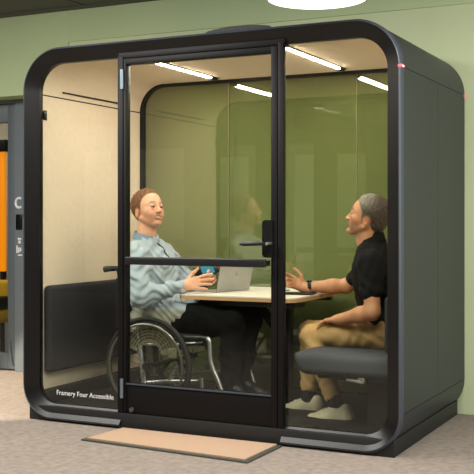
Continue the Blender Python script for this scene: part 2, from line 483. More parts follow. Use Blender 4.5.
# ================================================================== THE ROOM
st = dict(kind='structure')
MB().box(-9, 8, -9, 5, -.08, 0).build('floor', 'floor', smooth=0, **st)
MB().box(-1.02, 8, 1.292, 1.45, 0, 2.53).build('wall_rear', 'wall', smooth=0, **st)
MB().box(-9, -.62, 1.28, 1.60, 2.147, 2.785).build('wall_header', 'soffit', smooth=0, **st)
MB().box(-.62, 8, 1.28, 1.62, 2.519, 2.785).build('trim_1', 'soffit', smooth=0, **st)
mb = MB(); mb.box(-9, 8, -9, 1.6, 2.76, 2.88); mb.box(-9, 8, 1.19, 1.278, 2.752, 2.77)
for i in range(16): mb.box(-9+i*.95, -8.97+i*.95, -9, 1.19, 2.752, 2.765)
mb.build('ceiling', 'ceil', smooth=0, **st)
MB().box(-9.1, 8.1, -9.1, -9, 0, 2.85).build('wall_front', 'room', smooth=0, **st)
for i, (x, ww, z0) in enumerate(((-7.6, .8, .3), (-5.9, .5, .2), (-4.9, .9, .9), (-3.1, .35, .1), (-2.3, .5, .6), (-.6, .7, .9), (1.2, .7, .9))):
    MB().box(x, x+ww, -8.998, -8.97, z0, 2.35).build('window_%d' % (i+2), 'winday', smooth=0, **st)  # added unseen glowing panels, placed for the pale streaks mirrored in the rear glass
MB().box(-9.1, -9, -9, 1.6, 0, 2.85).build('wall_left', 'room', smooth=0, **st)
MB().box(8, 8.1, -9, 1.6, 0, 2.85).build('wall_right', 'roomL', smooth=0, **st)
# room behind the partition
MB().box(-9, 1, 3.4, 3.5, 0, 2.85).build('wall_far', 'roomL', smooth=0, **st)

# glazed partition with door, left of the pod
door = root('glass_door', (-1.35, 1.5, 0), 'grey-framed glass door left of the black pod, orange behind its pane', 'door')
mb = MB(); mb.box(-1.345, -1.27, 1.485, 1.545, 2.10-.075*0-.10, 2.10, .004); mb.v = []; mb.f = []; mb.m = []
mb.box(-1.348, -1.268, 1.48, 1.54, .015, 2.115, .004); mb.box(-2.35, -2.26, 1.48, 1.54, .015, 2.115, .004)
mb.box(-2.26, -1.348, 1.48, 1.54, 1.972, 2.115, .004); mb.box(-2.26, -1.348, 1.48, 1.54, .015, .135, .004)
mb.build('door_leaf', 'part_leaf', door)
MB().box(-2.26, -1.348, 1.505, 1.513, .135, 1.972).build('door_pane', 'pglass', door, smooth=0)
MB().cyl((-1.325, 1.475, .23), (-1.295, 1.465, .06), .006, 8).build('door_stay', 'hinge', door)
mb = MB()
mb.box(-1.262, -1.02, 1.46, 1.56, 0, 2.175, .004); mb.box(-9, -1.262, 1.46, 1.56, 2.12, 2.175, .004)
mb.box(-2.45, -2.36, 1.46, 1.56, 0, 2.12, .004)
mb.build('door_1', 'part_frame', **st)
MB().box(-9, -2.46, 1.49, 1.50, 0, 2.12).build('window_1', 'pglass', smooth=0, **st)
sign = root('door_sign', (-1.2, 1.455, 1.2), 'small white ring and marks on the grey door post beside the pod', 'sign')
mb = MB(); mb.tube([(-1.215+.033*math.cos(a), 1.456, 1.33+.038*math.sin(a)) for a in np.linspace(.9, 5.4, 20)], .010, 8); mb.build('ring_mark', 'white', sign)
MB().box(-1.245, -1.185, 1.45, 1.46, 1.12, 1.24, .003).build('card_reader', 'blackp', sign)
mb = MB()
for (x, z, dx, dz) in ((-1.225, 1.05, .03, .015), (-1.22, 1.02, .02, .025), (-1.24, .945, .012, .06), (-1.222, .95, .012, .04), (-1.205, .96, .012, .03), (-1.225, .925, .04, .01)):
    mb.box(x, x+dx, 1.452, 1.46, z-.01, z+dz-.01)
mb.build('lettering', 'white', sign, smooth=0)
# the orange and yellow things behind it
o = root('orange_screen', (-2.45, 2.4, .72), 'bright orange panel seen through the glass door', 'screen')
MB().box(-3.2, -2.125, 2.38, 2.42, .73, 1.82, .01).build('panel', 'orange', o)
MB().box(-3.2, -2.1, 2.37, 2.43, 1.82, 1.93, .01).build('headrail', 'black', o)
for a in (-3.18, -2.17): MB().box(a, a+.04, 2.38, 2.42, 0, .73).build('leg', 'black', o)
o = root('yellow_armchair', (-2.5, 2.15, 0), 'yellow armchair behind the glass door, below the orange panel', 'armchair')
MB().box(-2.9, -1.98, 1.85, 2.35, .28, .42, .05, 3).build('seat', 'yellow', o)
MB().box(-2.9, -1.98, 2.25, 2.36, .40, .66, .04, 3).build('backrest', 'yellow', o)
MB().box(-2.07, -1.97, 1.88, 2.3, .40, .52, .03, 3).build('armrest', 'black', o)
for x in (-2.85, -2.03):
    for y in (1.9, 2.3): MB().cyl((x, y, 0), (x, y, .3), .015, 8).build('leg', 'steel', o)

# ================================================================== THE POD
pod = root('office_pod', (1.17, .6, 0), 'large black glass-fronted office pod with rounded corners by the green wall', 'pod')
Y1 = 1.285
P = rrpath(0, 2.34, .015, 2.208, .25, .20)
tl = [p for p in P if p[4] == 'tl']; tr = [p for p in P if p[4] == 'tr']; bl = [p for p in P if p[4] == 'bl']; br = [p for p in P if p[4] == 'br']
g = .003
mb = MB(); strip(mb, tl+tr, .0, Y1, -.05, 0); mb.build('roof_panel', 'shell', pod)
mb = MB(); strip(mb, bl[::-1][0:0]+br+bl, .0, Y1, -.03, 0); mb.build('underside_panel', 'shell', pod)
for x, nx in ((0, -1), (2.34, 1)):
    for a, b in ((0, .669), (.673, Y1)):
        mb = MB(); strip(mb, [(x, .218, nx, 0), (x, 1.955, nx, 0)], a, b, -.045, 0); mb.build('side_panel', 'shell', pod)
for x, nx in ((0, -1), (2.34, 1)):
    mb = MB(); strip(mb, [(x, .216, nx, 0), (x, 1.96, nx, 0)], 0.002, Y1-.002, -.05, -.004); mb.build('wall_core', 'rubber', pod)
MB().box(.035, 2.302, -.012, Y1-.02, 0, .088, .003).build('plinth', 'rubber', pod)
# sloped front frame, open where the door stands
ring = rrpath(0, 2.34, .015, 2.208, .25, .20, 18)
ring = [(.682, .015, 0, -1)]+[p[:4] for p in ring[1:-1]]+[(1.685, .015, 0, -1)]
fp = [(0, .0), (0, -.018), (.004, -.026), (.010, -.029), (.084, .022), (.084, .055), (.03, .055)]
mb = MB(); loft(mb, ring, fp); mb.build('front_frame', 'frame', pod, smooth=30)
lp = [(-.003, .012), (-.003, -.020), (.002, -.029), (.009, -.033), (.010, -.028), (.0, -.018), (.0, .012)]
mb = MB(); loft(mb, ring, lp); mb.build('frame_lip', 'lip', pod, smooth=50)
# posts, threshold
for x0, x1 in ((.656, .692), (1.661, 1.692)):
    mb = MB(); mb.box(x0, x1, -.004, .034, .03, 2.13, .003); mb.build('post', 'post', pod)
mb = MB(); mb.box(.66, 1.70, -.002, .06, .0, .055, .003); mb.build('threshold', 'post', pod)
mb = MB(); mb.box(.66, 1.70, .0, .06, 2.115, 2.15, .003); mb.build('door_header', 'post', pod)
# glass panes
def pane(name, x0, x1, corner):
    mb = MB()
    pts = [(x, z) for (x, z, *_) in rrpath(.079, 2.261, .094, 2.128, .172, .125, 10)[1:-1]]
    if corner == 'l': pts = [(x0, .094)]+[(x1, .094)] and [(x, z) for x, z in pts if x < 1.0]; pts = [(x1, .094)]+pts+[(x1, 2.128)]
    else: pts = [(x, z) for x, z in pts if x > 1.3]; pts = [(x0, 2.128)]+pts+[(x0, .094)]
    P3 = [(x, .030, z) for x, z in pts]; mb.disc_ext(P3, (0, .008, 0)); return mb.build(name, 'glass', pod, smooth=0)
pane('side_glass', .0, .665, 'l'); pane('side_glass', 1.690, 0, 'r')
# lettering on the left pane
def text(body_, size, loc, rot, m, parent, name='lettering', ext=.0006, width=None, kw={}):
    cu = bpy.data.curves.new(name, 'FONT'); cu.body = body_; cu.size = size; cu.extrude = ext
    o = bpy.data.objects.new(name, cu); COL.objects.link(o)
    dg = bpy.context.evaluated_depsgraph_get(); me = bpy.data.meshes.new_from_object(o.evaluated_get(dg)); COL.objects.unlink(o); bpy.data.objects.remove(o)
    xs = [v.co.x for v in me.vertices]; x0, x1 = min(xs), max(xs); sc = width/(x1-x0) if width else 1
    R = Euler(rot).to_matrix()
    for v in me.vertices: v.co = R @ Vector(((v.co.x-x0)*sc, v.co.y*sc, v.co.z)) + Vector(loc)
    me.materials.clear(); me.materials.append(M[m]); n = bpy.data.objects.new(name, me)
    return place(n, parent, **kw)
text('Framery Four Accessible', .05, (.206, .0285, .152), (PI/2, 0, 0), 'white', pod, width=.402, kw={'label': 'white pod name lettering on the glass'})
# door
dr = MB(); dr.box(.697, .713, -.005, .045, .06, 2.112, .003); dr.box(1.622, 1.657, -.005, .045, .06, 2.112, .003)
dr.box(.713, 1.622, -.005, .045, 2.078, 2.112, .003); dr.box(.713, 1.622, -.005, .045, .06, .085, .003)
D = dr.build('pod_door', 'post', pod)
MB().box(.713, 1.622, .002, .038, .085, .262, .002).build('kick_panel', 'post', D)
MB().box(.713, 1.622, -.004, .0, .252, .262, .001).build('panel_rail', 'lip', D)
MB().box(.713, 1.622, .014, .022, .262, 2.078).build('door_glass', 'glass', D, smooth=0)
mb = MB(); mb.box(.740, 1.612, -.062, -.034, .940, .984, .006, 3); mb.box(.740, .752, -.04, 0, .948, .976); mb.box(1.604, 1.616, -.04, 0, .948, .976); mb.build('push_bar', 'black', D)
mb = MB()
pts = []
for (cx, cz, a0) in ((1.596, 1.011, 180), (1.596, 1.170, 90)):
    for i in range(7): a = math.radians(a0+(90-i*15 if a0 == 180 else 90-i*15)); pts.append((cx+.020*math.cos(a), -.018, cz+.020*math.sin(a)))
pts += [(1.636, -.018, 1.190), (1.636, -.018, .991)]
mb.disc_ext(pts, (0, .034, 0)); H_ = mb.build('lock_plate', 'blackp', D, smooth=0)
mb = MB(); mb.cyl((1.612, -.07, 1.066), (1.612, -.015, 1.066), .013, 16); mb.tube([(1.612, -.062, 1.066), (1.57, -.066, 1.066), (1.49, -.064, 1.064), (1.468, -.060, 1.063)], .011, 12, radii=[.009, .012, .013, .008]); mb.build('lever_handle', 'blackp', D)
MB().cyl((1.627, -.072, 1.066), (1.627, -.015, 1.066), .008, 14).build('lock_cylinder', 'steel', D)
for z0 in (1.940, .176): MB().cyl((.691, -.014, z0), (.691, -.014, z0+.11), .010, 16).build('hinge', 'hinge', D)
MB().cyl((.752, -.012, .112), (.752, .004, .112), .013, 20).build('floor_lock', 'lip', D)
# rear wall: black rim, three panes with joints
path = [p[:4] for p in rrpath(.080, 2.262, .06, 2.135, .17, .12, 14)]
mb = MB(); loft(mb, path, [(-.02, 1.185), (.012, 1.185), (.012, 1.225), (-.02, 1.225)]); mb.build('rear_rim', 'rubber', pod)
for x0, x1, c in ((.085, .757, 'l'), (.762, 1.669, 'm'), (1.674, 2.257, 'r')):
    mb = MB(); pts = [(x, z) for (x, z, *_) in rrpath(.088, 2.254, .066, 2.128, .165, .115, 10)[1:-1]]
    if c == 'l': pts = [(x1, .066)]+[p for p in pts if p[0] < 1]+[(x1, 2.128)]
    elif c == 'r': pts = [(x0, 2.128)]+[p for p in pts if p[0] > 1.3]+[(x0, .066)]
    else: pts = [(x0, .066), (x0, 2.128), (x1, 2.128), (x1, .066)]
    mb.disc_ext([(x, 1.200, z) for x, z in pts], (0, .010, 0)); mb.build('rear_glass', 'bglass', pod, smooth=0)
mb = MB()
for x in (.7595, 1.6715): mb.box(x-.0022, x+.0022, 1.199, 1.211, .066, 2.128)
mb.build('glass_joint', 'guard', pod, smooth=0)
# liner
ip = rrpath(.066, 2.274, .03, 2.142, .19, .12, 14)
itl = [p for p in ip if p[4] == 'tl']; itr = [p for p in ip if p[4] == 'tr']
mb = MB(); strip(mb, itl+itr, .056, 1.186, 0, .012); mb.build('ceiling_liner', 'beige', pod)
for x, nx in ((.066, -1), (2.274, 1)):
    mb = MB(); strip(mb, [(x, .05, nx, 0), (x, 1.948, nx, 0)], .056, 1.186, 0, .012); mb.build('end_liner', 'beige', pod)
for a, b in ((.060, .0665), (2.2735, 2.28)): MB().box(a, b, .056, 1.186, 1.946, 1.954).build('liner_seam', 'rubber', pod, smooth=0)
mb = MB(); mb.box(.062, .075, .27, .98, 1.981, 1.991); mb.build('air_slot', 'rubber', pod)
MB().box(.05, 2.29, .05, 1.20, .0, .03).build('pod_floor', 'podfloor', pod, smooth=0)
mb = MB(); mb.box(.062, .125, .056, 1.186, .03, .165, .003); mb.build('skirting', 'rubber', pod)
mb = MB(); mb.box(.066, .125, .075, 1.10, .265, .795, .028, 4); mb.build('wall_pad', 'pad', pod)
mb = MB(); mb.box(.066, .090, .062, .082, 1.80, 1.85, .003); mb.box(.084, .092, .058, .086, 1.795, 1.855, .002); mb.build('wall_bracket', 'blackp', pod)
for x in (.722, 1.622):
    mb = MB(); mb.box(x-.010, x+.010, .205, 1.01, 2.128, 2.143, .003); L = mb.build('ceiling_light', 'led', pod)
    mb = MB(); mb.box(x-.022, x+.022, .195, 1.10, 2.136, 2.1435, .002); mb.build('light_channel', 'lip', L)
    mb = MB(); mb.box(x-.014, x+.014, 1.012, 1.09, 2.124, 2.140, .003); mb.build('light_end', 'blackp', L)
# status lights on the corner seams
mb = MB(); mb.box(2.325, 2.347, -.031, .018, 1.950, 1.966, .003); SL = mb.build('status_light', 'red', pod)
MB().box(2.33, 2.3485, -.022, .006, 1.955, 1.962, .002).build('status_core', 'redw', SL)
MB().box(2.336, 2.345, Y1-.02, Y1-.002, 1.940, 1.962, .003).build('rear_status_light', 'red', pod)
# low black cover on the roof
mb = MB()
arc = []
for i in range(13):
    t = i/12; x = 1.19+.44*t; z = 2.214+.032*(math.sin(PI*t)**.45)
    arc.append((x, z))
mb.disc_ext([(x, .03, z) for x, z in arc]+[(1.63, .03, 2.206), (1.19, .03, 2.206)], (0, .22, 0)); mb.build('roof_vent', 'rubber', pod)

# ================================================================== FURNITURE
tb = root('meeting_table', (1.24, .76, .03), 'white tabletop with plywood edge on black legs between the two men', 'table')
def rpoly(x0, x1, y0, y1, r, z, n=8):
    out = []
    for cx, cy, a0, rr in ((x0+r, y0+r, 180, r), (x1-r, y0+r, 270, r), (x1-.01, y1-.01, 0, .01), (x0+.01, y1-.01, 90, .01)):
        for i in range(n+1): a = math.radians(a0+90*i/n); out.append((cx+rr*math.cos(a), cy+rr*math.sin(a), z))
    return out
mb = MB(); mb.disc_ext(rpoly(.835, 1.605, .35, 1.185, .07, .722), (0, 0, .021)); tt = mb.build('tabletop', 'ply', tb, smooth=30)
mb = MB(); mb.disc_ext(rpoly(.8355, 1.6045, .3505, 1.1845, .07, .743), (0, 0, .007)); mb.build('laminate', 'table', tt, smooth=30)
mb = MB(); mb.box(1.18, 1.32, .50, 1.14, .70, .722, .003); mb.box(.95, 1.57, .44, .60, .685, .722, .003); mb.box(.95, 1.56, 1.02, 1.07, .69, .722, .003); mb.build('underframe', 'black', tb)
for x in (1.225, 1.275): pass
mb = MB(); mb.box(1.418, 1.462, .62, .68, .05, .722, .003); mb.build('leg', 'black', tb)
mb = MB(); mb.disc_ext([(1.20, .64, .70), (1.26, .64, .70), (1.42, .64, .50), (1.42, .64, .42)], (0, .03, 0)); mb.build('brace', 'black', tb)
mb = MB(); mb.box(1.36, 1.52, .50, 1.13, .03, .05, .004); mb.build('foot', 'black', tb)
mb = MB(); mb.cyl((1.30, .93, .75), (1.30, .93, .754), .025, 20); mb.cyl((1.24, .93, .75), (1.24, .93, .754), .010, 16); mb.build('cable_port', 'blackp', tb)

bn = root('bench', (1.98, .65, .03), 'grey upholstered bench under the man in the black polo', 'bench')
mb = MB()
bm = bmesh.new(); bmesh.ops.create_cube(bm, size=1)
for v in bm.verts: v.co = Vector((1.968+v.co.x*.60, .635+v.co.y*.99, .416+v.co.z*.118))
for v in bm.verts:
    if v.co.z < .4 and v.co.x < 1.9: v.co.x += .05; v.co.z += .0
bmesh.ops.bevel(bm, geom=bm.edges[:], offset=.042, segments=5, affect='EDGES', profile=.5); mb.bm(bm); mb.build('seat', 'seat', bn)
mb = MB(); mb.box(1.80, 2.26, .20, 1.10, .335, .37, .012); mb.build('seat_base', 'seatdark', bn)
mb = MB(); mb.box(2.05, 2.262, .30, 1.05, .03, .34, .01); mb.build('pedestal', 'seatdark', bn)
mb = MB(); mb.cyl((1.98, .185, .345), (2.06, .185, .335), .012, 12); mb.cyl((2.06, .18, .345), (2.06, .22, .345), .02, 14); mb.build('folding_hinge', 'steel', bn)
mb = MB(); mb.box(2.215, 2.262, .08, 1.12, .50, .80, .025, 3); mb.build('backrest', 'pad', bn)

# laptop
lt = root('laptop', (.95, .69, .75), 'open silver laptop in front of the man in the blue-grey shirt', 'laptop')
ang = math.radians(14)
def lrot(mb_fn):
    pass
RL = Matrix.Rotation(-ang, 3, 'Z'); LC = Vector((1.035, .715, .75))
mb = MB(); mb.box(-.222, 0, -.155, .155, .001, .014, .004, R=RL, at=LC); mb.build('base', 'alum', lt)
mb = MB(); mb.box(-.20, -.10, -.13, .13, .0142, .0152, R=RL, at=LC); mb.build('keyboard', 'screen', lt)
RT = RL @ Matrix.Rotation(math.radians(12), 3, 'Y')
mb = MB(); mb.box(-.003, .004, -.155, .155, .004, .203, .003, R=RT, at=LC); ld = mb.build('lid', 'alum', lt)
mb = MB(); mb.box(-.0042, -.003, -.145, .145, .013, .196, R=RT, at=LC); mb.build('screen', 'screen', ld)
mb = MB(); bm = bmesh.new(); bmesh.ops.create_cone(bm, cap_ends=True, segments=24, radius1=.012, radius2=.012, depth=.001)
mb.bm(bm, R=RT @ Matrix.Rotation(PI/2, 3, 'Y'), at=LC+RT @ Vector((.0046, 0, .105)))
bm = bmesh.new(); bmesh.ops.create_cone(bm, cap_ends=True, segments=12, radius1=.003, radius2=.003, depth=.001)
mb.bm(bm, R=RT @ Matrix.Rotation(PI/2, 3, 'Y'), at=LC+RT @ Vector((.0046, .003, .121))); mb.build('logo', 'logo', ld, smooth=0)
# closed tablet by the right man's hand
tbk = MB().box(-.10, .10, -.075, .075, 0, .009, .003, R=Matrix.Rotation(.15, 3, 'Z'), at=(1.50, .66, .7505)).build('tablet', 'screen', None, label='flat dark tablet on the table under the resting hand', category='tablet')

# entry mat
em = root('entry_mat', (1.18, -.21, 0), 'beige entry mat with dark border in front of the pod door', 'mat')
mb = MB(); q = [(.665, -.375, 0), (1.695, -.445, 0), (1.70, -.036, 0), (.70, -.036, 0)]; mb.disc_ext(q, (0, 0, .008)); mb.build('border', 'mat_edge', em, smooth=0)
mb = MB(); q = [(.690, -.352, .0075), (1.668, -.418, .0075), (1.672, -.040, .0075), (.718, -.040, .0075)]; mb.disc_ext(q, (0, 0, .007)); mb.build('carpet', 'mat_top', em, smooth=0)

# pendant lamp
pl = root('pendant_lamp', (2.04, -.39, 2.24), 'round glowing pendant lamp hanging in front of the pod top', 'lamp')
def lathe(mb, cx, cy, prof, n=40):
    vs = []; m = len(prof)
    for i in range(n):
        a = 2*PI*i/n
        for r, z in prof: vs.append((cx+r*math.cos(a), cy+r*math.sin(a), z))
    fs = [(i*m+k, i*m+k+1, ((i+1) % n)*m+k+1, ((i+1) % n)*m+k) for i in range(n) for k in range(m-1)]
    return mb.add(vs, fs)
mb = MB(); lathe(mb, 2.04, -.39, [(.236, 2.245), (.245, 2.245), (.247, 2.26), (.20, 2.33), (.06, 2.37), (.02, 2.38), (.0, 2.38)]); mb.build('lamp_shade', 'lampshade', pl)
mb = MB(); lathe(mb, 2.04, -.39, [(0, 2.244), (.15, 2.244), (.243, 2.246), (.238, 2.252), (0, 2.252)]); mb.build('diffuser', 'lampglow', pl)
MB().cyl((2.04, -.39, 2.37), (2.04, -.39, 2.765), .004, 8).build('cord', 'black', pl)

# ================================================================== WHEELCHAIR
wc = root('wheelchair', (.72, .52, .03), 'black manual wheelchair with large spoked wheels, seated man in blue-grey shirt', 'wheelchair')
for y, sgn in ((.246, -1), (.79, 1)):
    c = (.708, y, .325); ax = (0, 1, 0)
    t = MB().ring(c, ax, .279, .0155, 72, 12).build('rear_wheel', 'tyre', wc)
    mb = MB(); mb.ring(c, ax, .262, .007, 72, 8); mb.build('rim', 'rim', t)
    mb = MB(); mb.ring((c[0], y+sgn*.032, c[2]), ax, .252, .008, 64, 8)
    for i in range(6): a = 2*PI*i/6+.3; mb.cyl((c[0]+.252*math.cos(a), y+sgn*.032, c[2]+.252*math.sin(a)), (c[0]+.262*math.cos(a), y, c[2]+.262*math.sin(a)), .004, 6)
    mb.build('hand_rim', 'handrim', t)
    mb = MB()
    for i in range(24):
        a = 2*PI*i/24; b = a+(.5 if i % 2 else -.5); yo = y+(.018 if i % 4 < 2 else -.018)
        mb.cyl((c[0]+.02*math.cos(b), yo, c[2]+.02*math.sin(b)), (c[0]+.258*math.cos(a), y, c[2]+.258*math.sin(a)), .0013, 5)
    mb.build('spokes', 'guardd', t)
    MB().cyl((c[0], y-.03, c[2]), (c[0], y+.03, c[2]), .022, 20).build('hub', 'blackp', t)
    # skirt guard: ventilated quarter fan plate
    yy = y-sgn*.045; cx, cz = .708, .40
    pts = [(cx-.10+(.0)*i, yy, 0) for i in range(0)]
    arc_o = [(.700+.175*math.cos(a), yy, .395+.165*math.sin(a)) for a in np.linspace(.05, PI*.93, 20)]
    arc_i = [(.685+.085*math.cos(a), yy, .385+.075*math.sin(a)) for a in np.linspace(PI*.93, .05, 14)]
    mb = MB(); mb.disc_ext(arc_o+arc_i, (0, .006, 0)); gd = mb.build('skirt_guard', 'guard', wc, smooth=0)
    mb = MB()
    for rr in (.097, .115, .133, .151):
        for a0 in np.linspace(.35, 2.55, 9):
            mb.tube([(.694+rr*1.04*math.cos(a0+d), yy-.002 if sgn < 0 else yy+.007, .390+rr*math.sin(a0+d)) for d in (0, .07, .14, .19)], .0032, 6)
    mb.build('slot', 'guardd', gd)
    mb = MB(); mb.box(.825, .885, yy-.012, yy-.004, .375, .435, .004); mb.build('bracket', 'guard', gd)
    # side frame
    yf = y-sgn*.06
    mb = MB(); mb.tube([(.60, yf, .60), (.612, yf, .47), (.625, yf, .36), (.645, yf, .20)], .016, 12, smooth=4); mb.build('upright_tube', 'steel', wc)
    mb = MB(); mb.tube([(.60, yf, .445), (.80, yf, .450), (1.00, yf, .47)], .010, 10); mb.tube([(.65, yf, .215), (.80, yf, .235), (1.02, yf, .25)], .011, 10); mb.build('side_rail', 'steel', wc)
    mb = MB(); mb.tube([(.88, yf, .335), (.82, yf, .235)], .012, 10); mb.build('diagonal_tube', 'steel', wc)
    mb = MB(); mb.tube([(.93, yf, .50), (1.04, yf, .505), (1.075, yf, .50)], .013, 10); mb.tube([(.94, yf, .46), (1.05, yf, .475)], .011, 10); mb.build('front_rail', 'rim', wc)
    mb = MB(); mb.tube([(1.075, yf, .50), (1.09, yf, .48), (1.10, yf, .36), (1.15, yf, .25), (1.19, yf, .15), (1.21, yf, .12)], .0145, 12, smooth=4); fh = mb.build('footrest_hanger', 'steel', wc)
    mb = MB(); mb.box(1.17, 1.36, yf-.05+.05*(-sgn)-.02, yf+.05+.05*(-sgn)+.02, .095, .108, .004); mb.build('footplate', 'blackp', fh)
    # caster
    cc = (1.09, yf+sgn*.015, .095)
    ca = MB().ring(cc, ax, .048, .014, 32, 10).build('front_caster', 'tyre', wc)
    MB().cyl((cc[0], cc[1]-.012, cc[2]), (cc[0], cc[1]+.012, cc[2]), .040, 24).build('caster_hub', 'rim', ca)
    mb = MB(); mb.tube([(cc[0], cc[1]-.022, cc[2]), (1.07, cc[1]-.022, .165), (1.06, cc[1], .175)], .006, 8); mb.tube([(cc[0], cc[1]+.022, cc[2]), (1.07, cc[1]+.022, .165), (1.06, cc[1], .175)], .006, 8); mb.cyl((1.05, cc[1], .17), (1.045, cc[1], .27), .013, 12); mb.build('caster_fork', 'steel', ca)
    # back post and push handle
    mb = MB(); mb.tube([(.60, yf, .45), (.50, yf, .52), (.475, yf, .70), (.465, yf, .86), (.45, yf, .895), (.42, yf, .90)], .0115, 10, smooth=4); mb.build('back_post', 'black', wc)
    mb = MB(); mb.tube([(.45, yf, .897), (.395, yf, .894), (.36, yf, .889)], .017, 12, radii=[.015, .017, .019]); mb.build('push_handle', 'rubber', wc)
mb = MB(); mb.box(.50, 1.0, .30, .735, .475, .515, .015, 3); mb.build('seat', 'wcseat', wc)
mb = MB(); mb.box(.435, .468, .31, .725, .53, .84, .012, 3, R=None); mb.build('backrest', 'wcseat', wc)
mb = MB(); mb.cyl((.708, .25, .325), (.708, .786, .325), .012, 12); mb.build('axle', 'black', wc)
for a, b in (((.72, .32, .24), (.72, .72, .46)), ((.72, .72, .24), (.72, .32, .46))):
    MB().cyl(a, b, .011, 10).build('cross_brace', 'black', wc)

# ================================================================== PEOPLE
def folds(amp, f=1.0, s=0):
    def n(X, Y, Z):
        a = np.sin((X*38+Z*55+4*np.sin(Y*14+s)+2.2*np.sin(Z*23+X*9))*f+s)
        b = np.sin((X*61-Z*44+Y*35+3*np.sin(X*17+s))*f+1.3*s)
        return amp*(a*.65+b*.45)
    return n

# ---- man in the wheelchair
mL = root('seated_person', (.66, .52, .48), 'smiling man with short auburn hair in blue-grey shirt, seated in wheelchair holding a phone', 'person')
HL = Head((.550, .505, 1.245), math.radians(-19), math.radians(12), math.radians(-3), k=1.06)
nb = (.515, .52, 1.06)
sN, eN, wN = (.575, .335, .965), (.655, .255, .735), (.865, .40, .795)
sF, eF, wF = (.565, .70, .965), (.735, .745, .755), (.865, .655, .815)
handN = hand(wN, (.93, .25, .24), (-.25, .88, -.25), -1, [(.25, .25, .2), (.35, .3, .2), (.4, .35, .25), (.5, .4, .3)], [(.5, .75, .35), (.75, .6, .2), (.8, .5, .1)], k=1.0)
handF = hand(wF, (.80, -.35, .42), (.35, -.75, -.1), 1, [(.5, .5, .35), (.55, .55, .35), (.6, .6, .35), (.65, .6, .35)], [(.4, .8, .35), (.7, .6, .3), (.8, .5, .2)], k=1.0)
prL = HL.prims(1)+[HL.co((-.018, 0, -.05), (-.030, 0, -.12), .050, .051, .02), cone(HL.w(-.030, 0, -.12), nb, .051, .058, .03),
      cone((.515, .43, .99), (.515, .61, .99), .045, .045, .05), cone((.60, .52, .60), (.55, .52, .86), .11, .11, .06)]
prL += chain([sN, eN], [.045, .038])+chain([eN, wN], [.042, .026])+chain([sF, eF], [.045, .038])+chain([eF, wF], [.042, .026])
prL += chain([(.62, .44, .57), (1.17, .43, .575), (1.16, .43, .17)], [.075, .05, .035])+chain([(.62, .60, .57), (1.19, .63, .59), (1.13, .62, .17)], [.075, .05, .035])
prL += handN+handF
LL = ([-.12, -.08, -.045, -.02, .004, .016, .024, .040, .062, .080, .10], [-.012, -.018, -.022, -.010, -.020, -.020, .035, .070, .092, .104, .13])
cL = skin_color(HL, '#e8ab8b', '#a04a3e', '#5a3520', '#9c6646', .38, '#754628', LL)
bL, _ = body('body', prL, .0036, 'skin', mL, color=cL)
head_extras(HL, mL, True, .12)
hair(HL, mL, 'hairL', LL, .0045, .010, amp=.0034)
sp = [cone((.61, .47, .60), (.61, .57, .60), .135, .135, .05), cone((.575, .45, .82), (.575, .59, .82), .125, .125, .06), cone((.555, .43, .93), (.555, .61, .93), .115, .115, .06),
      cone((.60, .52, .62), (.57, .52, .90), .14, .13, .06),
      cone((.53, .46, 1.015), (.53, .58, 1.015), .062, .062, .06), cone((.525, .515, 1.02), (.528, .513, 1.075), .075, .060, .03), cone((.555, .36, .985), (.53, .52, 1.02), .055, .060, .05), cone((.55, .68, .985), (.53, .52, 1.02), .055, .060, .05)]
sp += chain([sN, eN], [.067, .062], .03)+chain([eN, tuple(np.array(eN)*.12+np.array(wN)*.88)], [.060, .041], .03)
sp += chain([sF, eF], [.067, .058], .03)+chain([eF, tuple(np.array(eF)*.15+np.array(wF)*.85)], [.058, .040], .03)
sp += [cone((.62, .40, .57), (.86, .42, .605), .11, .088, .05), cone((.62, .64, .57), (.86, .62, .61), .11, .088, .05), cone((.70, .52, .60), (.76, .52, .62), .11, .09, .06)]
cuff = lambda e, w, k0, k1, r: cone(tuple(np.array(e)*(1-k0)+np.array(w)*k0), tuple(np.array(e)*(1-k1)+np.array(w)*k1), r, r, .006)
sp += [cuff(eN, wN, .86, .95, .040), cuff(eF, wF, .84, .93, .039)]
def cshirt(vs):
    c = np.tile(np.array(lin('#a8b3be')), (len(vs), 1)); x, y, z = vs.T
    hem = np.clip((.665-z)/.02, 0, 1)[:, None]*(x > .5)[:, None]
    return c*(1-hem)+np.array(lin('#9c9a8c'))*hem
def neckcut(X, Y, Z): return np.maximum(-(1.035+.35*(.53-X)*1.0-Z)*1.0, -1)*1.0
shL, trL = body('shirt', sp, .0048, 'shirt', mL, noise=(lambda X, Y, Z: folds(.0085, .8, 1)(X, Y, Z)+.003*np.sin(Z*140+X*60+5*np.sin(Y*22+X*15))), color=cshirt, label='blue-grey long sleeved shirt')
# collar: two wings round the neck
def collar(parent, m, cx, cy, cz, r, tilt, yaw, ccol=None, gap=.35, hgt=.034, name='collar'):
    mb = MB(); n = 26; vs = []
    for i in range(n+1):
        a = gap+(2*PI-2*gap)*i/n; ca, sa = math.cos(a+yaw), math.sin(a+yaw); front = (1+math.cos(a))/2
        zz = cz-tilt*front
        for (dr, dz) in ((0, hgt), (.006, hgt+.002), (.018+.012*front, -.006-.012*front**3), (.012+.010*front, -.010-.012*front**3)):
            vs.append((cx+(r+dr)*ca, cy+(r*1.05+dr)*sa, zz+dz))
    fs = []
    for i in range(n):
        for k in range(4): l = (k+1) % 4; fs.append((i*4+k, i*4+l, (i+1)*4+l, (i+1)*4+k))
    fs += [(0, 1, 2, 3), (n*4+3, n*4+2, n*4+1, n*4)]
    mb.add(vs, fs)
    me_o = mb.build(name, m, parent, smooth=60)
    if ccol:
        me = me_o.data; ca_ = me.color_attributes.new('Col', 'FLOAT_COLOR', 'POINT')
        ca_.data.foreach_set('color', np.tile(np.array([*lin(ccol), 1], np.float32), len(me.vertices)))
    return me_o
